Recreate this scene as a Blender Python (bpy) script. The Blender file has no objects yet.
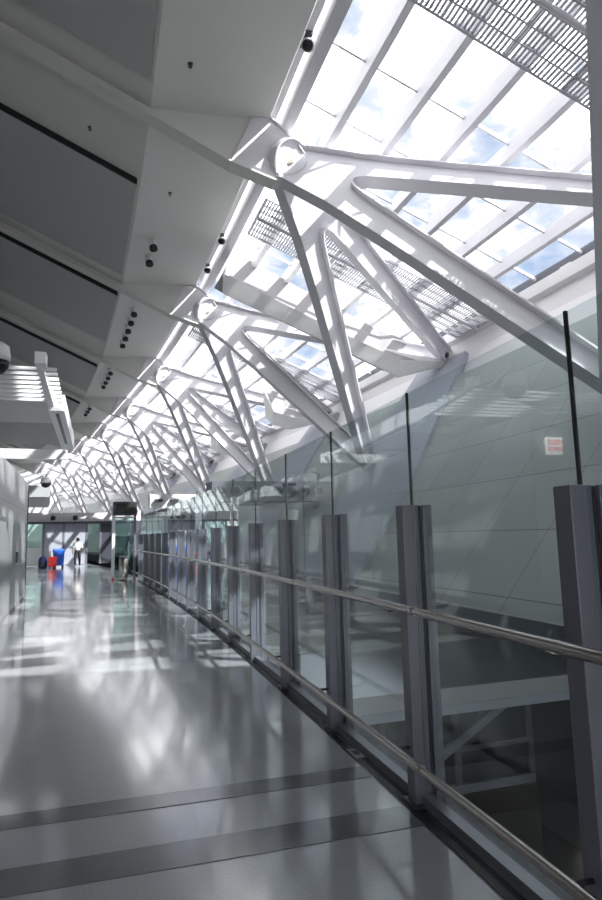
import bpy, bmesh, math, random
from mathutils import Vector, Matrix
random.seed(4)
PI = math.pi
C = bpy.context.scene.collection
K = 0.0047            # the concourse bends gently to the left: curvature
RR = 1.0 / K
BAY = 9.0
SN = 11.567           # first truss node in view (distance along the concourse)
GX = 1.749            # glass balustrade line

# ------------------------------------------------------------------ helpers
def P(s, X, Z):
    th = K * s
    return Vector(((RR + X) * math.cos(th) - RR, (RR + X) * math.sin(th), Z))

def frame(s, X=0.0, Z=0.0):
    return Matrix.Translation(P(s, X, Z)) @ Matrix.Rotation(K * s, 4, 'Z')

WM = {}

def tag(o, label=None, cat=None, group=None, kind=None):
    if label: o['label'] = label
    if cat: o['category'] = cat
    if group: o['group'] = group
    if kind: o['kind'] = kind
    return o

class MB:
    def __init__(self):
        self.v = []; self.f = []; self.smooth = set()
    def add(self, vs, fs, smooth=False):
        n = len(self.v); self.v += [Vector(p) for p in vs]
        for f in fs:
            if smooth: self.smooth.add(len(self.f))
            self.f.append([i + n for i in f])
        return self
    def hexa(self, p):
        # p: bottom 4 ccw, top 4 ccw
        return self.add(p, [(3,2,1,0),(4,5,6,7),(0,1,5,4),(1,2,6,5),(2,3,7,6),(3,0,4,7)])
    def abox(self, s0, s1, X0, X1, Z0, Z1, step=None):
        n = 1 if not step else max(1, int(math.ceil((s1 - s0) / step)))
        prof = [(X0,Z0),(X1,Z0),(X1,Z1),(X0,Z1)]
        return self.sweep(prof, [s0 + (s1 - s0) * i / n for i in range(n + 1)])
    def sweep(self, prof, ss, caps=True):
        # closed (X,Z) profile swept along the concourse
        m = len(prof); vs = []; fs = []
        for s in ss:
            vs += [P(s, x, z) for x, z in prof]
        for i in range(len(ss) - 1):
            for j in range(m):
                a = i*m + j; b = i*m + (j+1) % m
                fs.append((a, b, b + m, a + m))
        if caps:
            fs.append(tuple(range(m))[::-1]); fs.append(tuple(range((len(ss)-1)*m, len(ss)*m)))
        return self.add(vs, fs)
    def trans(self, prof, s0, s1):
        return self.sweep(prof, [s0, s1])
    def bar(self, a, b, w, h, up=(0,0,1)):
        a = Vector(a); b = Vector(b); d = (b - a).normalized(); up = Vector(up)
        sd = d.cross(up).normalized(); u = sd.cross(d).normalized()
        q = [sd*w/2*i + u*h/2*j for i, j in ((-1,-1),(1,-1),(1,1),(-1,1))]
        return self.add([a + x for x in q] + [b + x for x in q],
                        [(0,1,2,3),(7,6,5,4),(0,4,5,1),(1,5,6,2),(2,6,7,3),(3,7,4,0)])
    def tube(self, pts, r, n=10, caps=True):
        pts = [Vector(p) for p in pts]; m = len(pts); rs = r if isinstance(r, (list, tuple)) else [r]*m
        vs = []; fs = []; ref = None
        for i, p in enumerate(pts):
            d = (pts[min(i+1, m-1)] - pts[max(i-1, 0)]).normalized()
            if ref is None or abs(ref.dot(d)) > .95: ref = Vector((0,0,1)) if abs(d.z) < .9 else Vector((1,0,0))
            sd = d.cross(ref).normalized(); u = sd.cross(d)
            for k in range(n):
                t = 2*PI*k/n; vs.append(p + (sd*math.cos(t) + u*math.sin(t))*rs[i])
        for i in range(m - 1):
            for k in range(n):
                a = i*n + k; b = i*n + (k+1) % n
                fs.append((a, b, b+n, a+n))
        self.add(vs, fs, True)
        if caps:
            q = len(self.v) - len(vs)
            self.f.append([q + k for k in range(n)][::-1]); self.f.append([q + (m-1)*n + k for k in range(n)])
        return self
    def lathe(self, o, prof, n=16, ax=(0,0,1)):
        o = Vector(o); ax = Vector(ax).normalized()
        ref = Vector((1,0,0)) if abs(ax.x) < .9 else Vector((0,1,0))
        sd = ax.cross(ref).normalized(); u = ax.cross(sd)
        vs = []; fs = []; m = len(prof)
        for r, z in prof:
            for k in range(n):
                t = 2*PI*k/n; vs.append(o + ax*z + (sd*math.cos(t) + u*math.sin(t))*max(r, 1e-4))
        for i in range(m - 1):
            for k in range(n):
                a = i*n + k; b = i*n + (k+1) % n; fs.append((a, b, b+n, a+n))
        fs.append(tuple(range(n))[::-1]); fs.append(tuple(range((m-1)*n, m*n)))
        return self.add(vs, fs, True)
    def prism(self, poly, n, t):
        # planar polygon of world points, thickened by t along n (centred)
        n = Vector(n).normalized(); m = len(poly); poly = [Vector(p) for p in poly]
        vs = [p + n*t/2 for p in poly] + [p - n*t/2 for p in poly]
        fs = [tuple(range(m)), tuple(range(2*m - 1, m - 1, -1))]
        fs += [(i, i + m, (i+1) % m + m, (i+1) % m) for i in range(m)]
        return self.add(vs, fs)
    def build(self, name, mat, parent=None, bevel=0.0):
        M = WM[parent] if parent else Matrix.Identity(4)
        inv = M.inverted()
        me = bpy.data.meshes.new(name)
        me.from_pydata([inv @ p for p in self.v], [], self.f)
        for i, pl in enumerate(me.polygons): pl.use_smooth = i in self.smooth
        bm = bmesh.new(); bm.from_mesh(me); bmesh.ops.recalc_face_normals(bm, faces=bm.faces); bm.to_mesh(me); bm.free()
        me.materials.append(mat); me.validate()
        o = bpy.data.objects.new(name, me); C.objects.link(o)
        if parent: o.parent = parent
        WM[o] = M
        if bevel:
            b = o.modifiers.new('bevel', 'BEVEL'); b.width = bevel; b.segments = 2; b.limit_method = 'ANGLE'
        return o

def solo(name, mb, mat, s, X, Z, label=None, cat=None, group=None, kind=None, bevel=0):
    """a thing of one mesh with its origin at its own place"""
    e = bpy.data.objects.new('tmp', None); WM[e] = frame(s, X, Z)
    M = WM[e]; inv = M.inverted()
    o = None
    me = MB(); me.v = [inv @ p for p in mb.v]; me.f = mb.f; me.smooth = mb.smooth
    o = me.build(name, mat, None, bevel)
    o.matrix_basis = M; WM[o] = M
    bpy.data.objects.remove(e)
    return tag(o, label, cat, group, kind)

def thing(name, s, X, Z, label, cat, group=None, kind=None):
    o = bpy.data.objects.new(name, None); C.objects.link(o)
    o.empty_display_size = .2
    o.matrix_basis = frame(s, X, Z); WM[o] = frame(s, X, Z)
    return tag(o, label, cat, group, kind)

def copy_tree(o, parent=None):
    c = o.copy(); C.objects.link(c)
    if parent: c.parent = parent
    for ch in [x for x in bpy.data.objects if x.parent == o]: copy_tree(ch, c)
    return c

def put(o, s, X, Z, label=None):
    o.matrix_basis = frame(s, X, Z); WM[o] = frame(s, X, Z)
    if label: o['label'] = label
    return o

ORD = ['first','second','third','fourth','fifth','sixth','seventh','eighth','ninth','tenth','eleventh','twelfth',
       'thirteenth','fourteenth','fifteenth','sixteenth','seventeenth','eighteenth','nineteenth','twentieth']

# ------------------------------------------------------------------ materials
def mat(name, col, rough=.5, metal=0, spec=.5, noise=None, bump=None, emit=None, coat=0):
    m = bpy.data.materials.new(name); m.use_nodes = True
    nt = m.node_tree; b = nt.nodes['Principled BSDF']
    b.inputs['Base Color'].default_value = (*col, 1); b.inputs['Roughness'].default_value = rough
    b.inputs['Metallic'].default_value = metal; b.inputs['Specular IOR Level'].default_value = spec
    if coat: b.inputs['Coat Weight'].default_value = coat; b.inputs['Coat Roughness'].default_value = .08
    if noise:
        sc, amt = noise
        tc = nt.nodes.new('ShaderNodeTexCoord'); n = nt.nodes.new('ShaderNodeTexNoise'); n.inputs['Scale'].default_value = sc
        n.inputs['Detail'].default_value = 4
        mx = nt.nodes.new('ShaderNodeMix'); mx.data_type = 'RGBA'
        mx.inputs['A'].default_value = (*[c*(1-amt) for c in col], 1); mx.inputs['B'].default_value = (*[min(1, c*(1+amt)) for c in col], 1)
        nt.links.new(tc.outputs['Object'], n.inputs['Vector']); nt.links.new(n.outputs['Fac'], mx.inputs['Factor'])
        nt.links.new(mx.outputs['Result'], b.inputs['Base Color'])
    if emit:
        b.inputs['Emission Color'].default_value = (*emit[0], 1); b.inputs['Emission Strength'].default_value = emit[1]
    return m

def glass_mat(name, tint, f0=.045, rough=0.0, gain=1.0):
    """thin architectural glass: Schlick reflection over clear transmission"""
    m = bpy.data.materials.new(name); m.use_nodes = True; nt = m.node_tree; nt.nodes.clear()
    N = nt.nodes.new; L = nt.links.new
    out = N('ShaderNodeOutputMaterial'); mix = N('ShaderNodeMixShader')
    tr = N('ShaderNodeBsdfTransparent'); tr.inputs['Color'].default_value = (*tint, 1)
    gl = N('ShaderNodeBsdfGlossy'); gl.inputs['Roughness'].default_value = rough; gl.inputs['Color'].default_value = (.95, .98, .98, 1)
    g = N('ShaderNodeNewGeometry'); dot = N('ShaderNodeVectorMath'); dot.operation = 'DOT_PRODUCT'
    L(g.outputs['Incoming'], dot.inputs[0]); L(g.outputs['Normal'], dot.inputs[1])
    ab = N('ShaderNodeMath'); ab.operation = 'ABSOLUTE'; L(dot.outputs['Value'], ab.inputs[0])
    om = N('ShaderNodeMath'); om.operation = 'SUBTRACT'; om.inputs[0].default_value = 1; L(ab.outputs[0], om.inputs[1])
    pw = N('ShaderNodeMath'); pw.operation = 'POWER'; L(om.outputs[0], pw.inputs[0]); pw.inputs[1].default_value = 5
    mu = N('ShaderNodeMath'); mu.operation = 'MULTIPLY_ADD'; L(pw.outputs[0], mu.inputs[0]); mu.inputs[1].default_value = (1-f0)*gain; mu.inputs[2].default_value = f0*gain
    mu.use_clamp = True
    L(mu.outputs[0], mix.inputs['Fac']); L(tr.outputs[0], mix.inputs[1]); L(gl.outputs[0], mix.inputs[2]); L(mix.outputs[0], out.inputs['Surface'])
    return m

M = {}
M['white'] = mat('white_painted_steel', (.68, .665, .70), .38, noise=(3, .03))
M['ceil'] = mat('ceiling_paint', (.63, .63, .60), .6, noise=(.6, .05))
M['panel'] = mat('acoustic_panel_grey', (.43, .44, .43), .75, noise=(30, .05))
M['black'] = mat('black_rubber', (.012, .012, .014), .5)
M['dark'] = mat('dark_slate_steel', (.075, .078, .098), .38, .35)
M['post'] = mat('grey_painted_post', (.165, .165, .20), .32, .1, noise=(6, .06))
M['steel'] = mat('brushed_stainless', (.50, .47, .45), .24, 1.0, noise=(40, .08))
M['curb'] = mat('satin_aluminium', (.30, .31, .34), .35, .6)
M['strip'] = mat('dark_floor_edge', (.055, .055, .065), .25, .2)
M['cove'] = mat('cove_off_white', (.66, .64, .65), .5, noise=(1.5, .03))
M['alu'] = mat('pale_aluminium_louvre', (.80, .80, .82), .4, .1)
M['red'] = mat('red_shell', (.75, .04, .03), .35)
M['blue'] = mat('blue_plastic', (.02, .12, .62), .4)
M['brass'] = mat('brass_pin', (.50, .46, .38), .5, .1)
M['skin'] = mat('skin', (.5, .3, .2), .6)
M['shirt'] = mat('white_cloth', (.8, .8, .8), .8)
M['trouser'] = mat('dark_cloth', (.03, .03, .04), .8)
M['signwhite'] = mat('sign_face', (.85, .85, .83), .4, emit=((1, 1, .97), .9))
M['signred'] = mat('sign_red', (.85, .05, .02), .4, emit=((1, .03, .01), .8))
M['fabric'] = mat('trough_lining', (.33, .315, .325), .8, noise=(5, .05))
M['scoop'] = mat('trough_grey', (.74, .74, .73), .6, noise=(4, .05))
M['slab'] = mat('bridge_slab_paint', (.72, .77, .85), .5, noise=(2, .05))
M['deck'] = mat('deck_concrete', (.50, .51, .47), .7, noise=(1.2, .15))
M['brown'] = mat('lower_floor_brown', (.055, .042, .03), .5, noise=(2, .2))
M['void'] = mat('void_wall_grey', (.22, .225, .225), .6, noise=(2, .08))
M['grate'] = mat('grating_grey', (.50, .50, .53), .45, .3)
M['led'] = mat('display_face', (.03, .035, .03), .25)
M['pier'] = mat('pier_grey', (.33, .345, .40), .6, noise=(3, .05))
M['wallend'] = mat('end_wall_grey', (.42, .44, .45), .45, noise=(2, .06))
M['glass'] = glass_mat('balustrade_glass', (.885, .925, .925), .05, gain=1.0)
M['skyglass'] = glass_mat('skylight_glass', (.93, .95, .96), .03)
M['tealglass'] = glass_mat('door_glass', (.70, .82, .80), .06)

def panel_mat(name, col, sx, sz, line, rough, metal, axis_u, mortar=.012, offset=0.0, amt=.05, coat=0):
    """flat panels with thin joints, in object space (u along, v up)"""
    m = mat(name, col, rough, metal, coat=coat); nt = m.node_tree; b = nt.nodes['Principled BSDF']
    N = nt.nodes.new; L = nt.links.new
    uv = N('ShaderNodeAttribute'); uv.attribute_name = 'pan'
    br = N('ShaderNodeTexBrick'); br.offset = offset; br.squash = 1
    br.inputs['Color1'].default_value = (*[c*(1-amt) for c in col], 1); br.inputs['Color2'].default_value = (*[c*(1+amt) for c in col], 1)
    br.inputs['Mortar'].default_value = (*line, 1); br.inputs['Scale'].default_value = 1
    br.inputs['Mortar Size'].default_value = mortar; br.inputs['Mortar Smooth'].default_value = .1
    br.inputs['Brick Width'].default_value = sx; br.inputs['Row Height'].default_value = sz
    L(uv.outputs['Vector'], br.inputs['Vector']); L(br.outputs['Color'], b.inputs['Base Color'])
    return m
M['wallR'] = panel_mat('inclined_wall_panels', (.31, .325, .315), 1.5, .9, (.08, .085, .09), .5, .0, 0, .006)
M['wallL'] = panel_mat('metal_wall_panels', (.48, .50, .50), 1.5, 2.45, (.16, .17, .17), .28, .6, 0, .008, amt=.03)

def set_pan(o, fn):
    me = o.data; at = me.attributes.new('pan', 'FLOAT_VECTOR', 'POINT')
    Mw = WM[o]
    for i, v in enumerate(me.vertices): at.data[i].vector = fn(Mw @ v.co)
def arc_of(p):
    th = math.atan2(p.y, p.x + RR); return th / K, math.hypot(p.x + RR, p.y) - RR, p.z

# floor: polished terrazzo
def floor_mat(name, base, dark):
    m = mat(name, base, .13, spec=.9, coat=.7); nt = m.node_tree; b = nt.nodes['Principled BSDF']; N = nt.nodes.new; L = nt.links.new
    tc = N('ShaderNodeTexCoord'); n1 = N('ShaderNodeTexNoise'); n1.inputs['Scale'].default_value = 60; n1.inputs['Detail'].default_value = 3
    n2 = N('ShaderNodeTexNoise'); n2.inputs['Scale'].default_value = .7; n2.inputs['Detail'].default_value = 5
    cr = N('ShaderNodeValToRGB'); cr.color_ramp.elements[0].position = .35; cr.color_ramp.elements[0].color = (*dark, 1)
    cr.color_ramp.elements[1].position = .65; cr.color_ramp.elements[1].color = (*base, 1)
    L(tc.outputs['Object'], n1.inputs['Vector']); L(n1.outputs['Fac'], cr.inputs['Fac']); L(cr.outputs['Color'], b.inputs['Base Color'])
    mr = N('ShaderNodeMapRange'); mr.inputs['To Min'].default_value = .09; mr.inputs['To Max'].default_value = .19
    L(tc.outputs['Object'], n2.inputs['Vector']); L(n2.outputs['Fac'], mr.inputs['Value']); L(mr.outputs['Result'], b.inputs['Roughness'])
    return m
M['floor'] = floor_mat('polished_terrazzo', (.40, .40, .425), (.36, .36, .382))
M['floord'] = mat('dark_terrazzo_band', (.13, .13, .145), .17, spec=.9, coat=.55)

def srange(a, b, step):
    n = max(1, int(math.ceil((b - a) / step))); return [a + (b - a)*i/n for i in range(n + 1)]

# ------------------------------------------------------------------ setting
S0, S1 = -9.0, 92.0
mb = MB().sweep([(-9, -.3), (1.60, -.3), (1.60, 0), (-9, 0)], srange(S0, S1, 2)); solo('floor', mb, M['floor'], 0, 0, 0, kind='structure')
mb = MB().sweep([(1.60, -.3), (1.95, -.3), (1.95, 0), (1.60, 0)], srange(S0, S1, 2)); solo('trim_1', mb, M['strip'], 0, 1.7, 0, kind='structure')
for i, (a, b) in enumerate(((4.02, 4.22), (3.30, 3.56))):
    solo('trim_%d' % (i + 2), MB().abox(a, b, -8.9, 1.598, -.01, .004), M['floord'], a, 0, 0, kind='structure')

# ceiling: folds down to a valley at X=.55 then lifts to the skylight edge
ceil = [(-9.2, 14.33), (.55, 10.14), (3.0, 10.38), (3.0, 10.75), (.5, 10.6), (-9.2, 14.75)]
solo('ceiling', MB().sweep(ceil, srange(S0, S1, 2.25)), M['ceil'], 0, 0, 10, kind='structure')

mb = MB().abox(S0, S1, -9.3, -9.0, -.3, 14.5, 3); solo('wall_far_left', mb, M['void'], 0, -9, 0, kind='structure')
mb = MB().abox(S0 - .3, S0, -9.3, 10.8, 4.2, 15); mb.abox(S0 - .3, S0, -9.3, 10.8, -5.2, -3.0); solo('wall_behind', mb, M['wallend'], S0, 0, 0, kind='structure')
t = thing('window_1', S0 - .15, 0, 3, 'tall glazed end wall behind the viewer', 'window', kind='structure')  # unseen glazing, added to brighten the near floor, posts and void
MB().abox(S0 - .16, S0 - .14, -9.2, 10.7, -3.0, 4.2).build('pane', M['skyglass'], t)
for i in range(11): MB().abox(S0 - .25, S0 - .05, -9.2 + i*1.98 - .05, -9.2 + i*1.98 + .05, -3.0, 4.2).build('mullion', M['post'], t)

# left: metal-clad room whose front end faces us just outside the frame
mb = MB().abox(7.55, 20.0, -6.5, -2.083, 0, 3.28, 1.5)
wl = solo('wall_left', mb, M['wallL'], 12, -2.1, 0, kind='structure')
def pl(p):
    s, X, Z = arc_of(p); return (s - 7.55 + (X + 2.083), Z + .001, 0)
set_pan(wl, pl)
mb = MB().abox(20.0, 44, -6.5, -2.55, 0, 3.9, 1.5)
wl2 = solo('wall_left_far', mb, M['wallL'], 30, -2.6, 0, kind='structure'); set_pan(wl2, pl)
solo('baseboard_left', MB().abox(7.6, 20.0, -2.083, -2.07, 0, .06, 1.5), M['post'], 12, -2.07, 0, kind='structure')
solo('trim_4', MB().abox(19.94, 20.02, -2.2, -2.06, 0, 3.28), M['dark'], 20, -2.1, 0, kind='structure')
solo('trim_5', MB().abox(23.5, 31, -2.55, -1.55, 3.15, 3.55, 1.5), M['wallend'], 26, -2, 3.3, kind='structure')
# small reader on the metal wall
t = thing('card_reader', 16.6, -2.07, 1.15, 'small black card reader on the pale metal left wall', 'card reader')
MB().abox(16.52, 16.68, -2.083, -2.045, 1.10, 1.36).build('housing', M['dark'], t, .006)
MB().abox(16.55, 16.65, -2.046, -2.04, 1.25, 1.33).build('screen', M['black'], t)

# right: inclined panelled wall, its cove and the gutter
def wx(Z): return 4.46 + .823*Z
zs = .5
mb = MB().sweep([(wx(.5), .5), (wx(6.0), 6.0), (wx(6.0) + .35, 6.0), (wx(.5) + .35, .5)], srange(S0, S1, 1.5))
wr = solo('wall_right', mb, M['wallR'], 0, 7, 3, kind='structure')
def pr(p):
    s, X, Z = arc_of(p); return (s - SN + 1.3, (Z - 1.6)*1.0 + 9.0, 0)
set_pan(wr, pr)
cove = [(9.40, 6.0), (9.62, 6.02), (10.28, 6.95), (10.36, 7.45), (10.2, 7.52), (10.2, 7.86), (10.7, 7.86), (10.7, 5.9), (9.5, 5.7)]
solo('trim_6', MB().sweep(cove, srange(S0, S1, 1.5)), M['cove'], 0, 10, 7, kind='structure')
solo('trim_7', MB().abox(S0, S1, wx(.5) - .02, wx(.5) + .45, .3, .5, 1.5), M['dark'], 0, 5, .4, kind='structure')
# the void beside the walkway
solo('floor_lower', MB().abox(S0, S1, 1.95, 12, -5.2, -5.0, 3), M['brown'], 0, 5, -5, kind='structure')
solo('wall_void_left', MB().abox(S0, S1, 1.80, 1.95, -5.0, -.3, 3), M['void'], 0, 1.9, -3, kind='structure')
solo('wall_void_right', MB().abox(S0, S1, 9.4, 9.7, -5.0, 5.6, 3), M['void'], 0, 9.5, -3, kind='structure')
solo('floor_deck', MB().abox(12.7, S1, 1.96, 9.4, -1.25, -1.0, 3), M['deck'], 30, 5, -1, kind='structure')
# far end
solo('wall_end', MB().abox(S1, S1 + .3, -9.3, 10.7, -5, 14.6), M['wallend'], S1, 0, 0, kind='structure')

# ------------------------------------------------------------------ skylight
SK0 = 2.2
solo('ceiling_near', MB().sweep([(3.0, 10.55), (10.7, 7.75), (10.7, 8.0), (3.0, 10.8)], srange(S0, SK0, 2.25)), M['ceil'], 0, 6, 9, kind='structure')  # unseen solid roof, added to keep direct sun off the near floor
def gz(X): return 11.698 - .366*X
sky = thing('skylight', 40, 6.5, 9.3, 'long sloping glass roof with white glazing ribs', 'skylight', kind='structure')
mb = MB().sweep([(3.35, gz(3.35)), (10.45, gz(10.45)), (10.45, gz(10.45) + .02), (3.35, gz(3.35) + .02)], srange(SK0, S1, 3))
mb.build('pane', M['skyglass'], sky)
for X in (4.25, 5.28, 6.26, 7.22, 8.25, 9.27):
    w = .075
    MB().sweep([(X - w, gz(X) - .30), (X + w, gz(X) - .30), (X + w, gz(X + w) - .005), (X - w, gz(X - w) - .005)], srange(SK0, S1, 3)).build('glazing_rib', M['white'], sky)
MB().sweep([(3.28, gz(3.3) - .22), (3.50, gz(3.5) - .22), (3.50, gz(3.5) + .05), (3.28, gz(3.3) + .05)], srange(SK0, S1, 3)).build('edge_beam', M['white'], sky)
MB().sweep([(3.06, 10.52), (3.20, 10.52), (3.20, 10.60), (3.06, 10.60)], srange(SK0, S1, 3)).build('light_track', M['alu'], sky)
MB().sweep([(10.2, gz(10.3) - .10), (10.5, gz(10.5) - .10), (10.5, gz(10.5) + .06), (10.2, gz(10.2) + .06)], srange(SK0, S1, 3)).build('sill_gutter', M['dark'], sky)
s = 9.15 - 1.5*11
while s < 90:
    if s > SK0:
        MB().bar(P(s, 3.4, gz(3.4) - .05), P(s, 10.3, gz(10.3) - .05), .05, .07).build('crossbar', M['white'], sky)
    s += 1.5

# gratings slung across under the glazing at every base line
def make_grate(s0):
    t = thing('shade_grating', s0, 6.8, gz(6.8) - .42, '', 'grating', 'metal shade gratings across the skylight')
    a, b = 3.55, 10.15; off = .46
    sl = MB(); n = 92
    for i in range(n):
        X = a + (b - a)*(i + .5)/n
        z = gz(X) - off
        p = [P(s0 - 1.5, X - .017, z - .01), P(s0 - 1.5, X + .017, z - .022), P(s0 + .33, X + .017, z - .022), P(s0 + .33, X - .017, z - .01)]
        sl.hexa(p + [q + Vector((0, 0, .02)) for q in p])
    sl.build('slats', M['grate'], t)
    fr = MB()
    for k in range(7):
        s = s0 - 1.5 + 1.83*k/6
        fr.bar(P(s, a, gz(a) - off - .02), P(s, b, gz(b) - off - .02), .05 if k in (0, 6) else .035, .06)
    for X in (a, a + 1.1, a + 2.2, a + 3.3, a + 4.4, a + 5.5, b):
        fr.bar(P(s0 - 1.5, X, gz(X) - off - .025), P(s0 + .33, X, gz(X) - off - .025), .04, .05)
    fr.build('frame', M['grate'], t)
    MB().tube([P(s0 - .7, a, gz(a) - off - .13), P(s0 - .7, b, gz(b) - off - .13)], .05, 8).build('conduit', M['white'], t)
    for X in (4.25, 6.26, 8.25):
        for ds in (-1.4, .25): MB().bar(P(s0 + ds, X, gz(X) - .47), P(s0 + ds, X, gz(X) - .29), .03, .03, (1, 0, 0)).build('hanger', M['grate'], t)
    return t
g0 = make_grate(SN - 4.5)
g0['label'] = 'metal shade grating in the top right corner of the skylight'
GL = ['metal shade grating seen behind the nearest truss pin', 'metal shade grating above the third strut truss', 'metal shade grating above the fourth strut truss',
      'fourth metal grating back along the skylight', 'fifth metal grating back along the skylight', 'sixth metal grating back along the skylight', 'farthest metal grating across the skylight']
for i in range(7):
    put(copy_tree(g0), SN + 3.6 + BAY*i, 6.8, gz(6.8) - .42, GL[i])

# ------------------------------------------------------------------ trusses
NX, NZ = 3.456, 9.484
UX, UZ = 10.24, 7.03
LX, LZ = 7.25, 3.62
def strut_pair(t, n0, s_sign):
    N = P(n0, NX, NZ); U = P(n0 + 4.5*s_sign, UX - .1, UZ); Lb = P(n0 + 4.5*s_sign, LX, LZ)
    du = (U - N); dl = (Lb - N); lu, ll = du.length, dl.length; du.normalize(); dl.normalize()
    ex = (du + dl).normalized(); nz = du.cross(dl).normalized(); ey = nz.cross(ex)
    if ey.dot(du) < 0: ey = -ey; nz = -nz
    al = math.acos(max(-1, min(1, du.dot(dl)))) / 2
    def W(x, y): return N + ex*x + ey*y
    def arm(sign, length):
        d = Vector((math.cos(al), sign*math.sin(al))); n = Vector((-math.sin(al)*sign, math.cos(al))) * 1
        n = Vector((-math.sin(al), math.cos(al)*sign)) if sign > 0 else Vector((-math.sin(al), -math.cos(al)))
        return d, n, length
    R0, WB, W1 = .50, .20, .285
    d1, n1, L1 = arm(1, lu); d2, n2, L2 = arm(-1, ll)
    def edge(d, n, L):
        outer = [n*R0, d*1.6 + n*(W1 + .05), d*3.0 + n*W1, d*(L - .15) + n*WB]
        inner = [d*(L - .15) - n*WB, d*3.2 - n*W1]
        return outer, inner
    o1, i1 = edge(d1, n1, L1); o2, i2 = edge(d2, n2, L2)
    # crotch: quadratic round between the two inner edges
    a = i1[1]; b = i2[1]; dirn = (i1[1] - i1[0]).normalized()
    tt = -a.y / dirn.y; c = a + dirn*tt
    c = Vector((c.x, 0)); q1 = a.lerp(c, .55); q2 = b.lerp(c, .55)
    cr = []
    for k in range(7):
        u = k/6; cr.append(q1*(1-u)**2 + c*2*u*(1-u) + q2*u*u)
    # node round at the back
    a1 = math.atan2(n1.y, n1.x); a2 = math.atan2(n2.y, n2.x)
    if a2 < a1: a2 += 2*PI
    rnd = [Vector((math.cos(a1 + (a2 - a1)*k/10), math.sin(a1 + (a2 - a1)*k/10)))*R0 for k in range(1, 10)]
    outline = o1 + i1 + cr + i2[::-1] + o2[::-1] + rnd[::-1]
    web = MB()
    # triangulated web in pieces (arm, arm, gusset) so concave outline renders well
    poly = [W(p.x, p.y) for p in outline]
    bm = bmesh.new(); vs = [bm.verts.new(p) for p in poly]; f = bm.faces.new(vs); f.normal_update()
    res = bmesh.ops.triangulate(bm, faces=[f]); bm.verts.index_update()
    tris = [[v.index for v in ff.verts] for ff in bm.faces]; pts = [v.co.copy() for v in bm.verts]; bm.free()
    m = len(pts); th = nz*.03
    web.add([p + th for p in pts] + [p - th for p in pts],
            [tuple(q) for q in tris] + [tuple(i + m for i in q[::-1]) for q in tris] + [(i, (i+1) % m, (i+1) % m + m, i + m) for i in range(m)])
    wb = web.build('strut_web', M['white'], t)
    def flange(pts2, fw, nm='flange'):
        mbf = MB(); p3 = [W(p.x, p.y) for p in pts2]; n = len(p3); vs = []; fs = []
        for i in range(n):
            d = (p3[min(i+1, n-1)] - p3[max(i-1, 0)]).normalized(); o = nz.cross(d).normalized()*.018
            vs += [p3[i] + nz*fw/2 + o, p3[i] - nz*fw/2 + o, p3[i] - nz*fw/2 - o, p3[i] + nz*fw/2 - o]
        for i in range(n - 1):
            for j in range(4):
                a = i*4 + j; b = i*4 + (j+1) % 4; fs.append((a, b, b+4, a+4))
        fs += [(0,1,2,3), tuple(range(4*n-4, 4*n))[::-1]]
        mbf.add(vs, fs); return mbf.build(nm, M['white'], wb)
    flange(o1, .30); flange(o2, .30); flange(i1 + cr + i2[::-1], .30); flange([o1[0]] + rnd + [o2[0]], .22)
    for q, d in ((U, du), (Lb, dl)):
        MB().bar(q - d*.45, q + d*.02, .16, .5, nz.cross(d)).build('base_bracket', M['white'], t, .01)
        MB().lathe(q - d*.22 - nz*.12, [(.085, 0), (.085, .24)], 12, nz).build('bolt', M['dark'], t)
    return N, nz

def make_truss(n0):
    t = thing('strut_truss', n0, NX, NZ, '', 'truss', 'white strut trusses under the skylight')
    N, nz1 = strut_pair(t, n0, -1)
    N, nz2 = strut_pair(t, n0, 1)
    cam = P(n0 - 8, 0, 2) - N
    for nz in (nz1,):
        if nz.dot(cam) < 0: nz = -nz
        pc = MB().lathe(N + nz*.02, [(.40, 0), (.40, .04), (.37, .055)], 28, nz).build('pin_collar', M['white'], t)
        MB().lathe(N + nz*.06, [(.15, 0), (.15, .05), (.12, .06)], 20, nz).build('pin', M['brass'], pc)
    return t
T0 = make_truss(SN)
T0['label'] = 'nearest white strut truss, its round pin at top centre'
TL = {-1: 'strut truss whose dark edge enters the top right corner', 1: 'second white strut truss, with the brass pin left of centre', 2: 'third white strut truss along the skylight edge',
      3: 'fourth white strut truss along the skylight edge', 4: 'fifth white strut truss along the skylight edge', 5: 'sixth white strut truss along the skylight edge',
      6: 'seventh white strut truss, near the dome camera', 7: 'eighth and farthest strut truss, behind the far partition'}
for i in sorted(TL): put(copy_tree(T0), SN + BAY*i, NX - (.23 if i < 0 else 0), NZ, TL[i])

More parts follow.
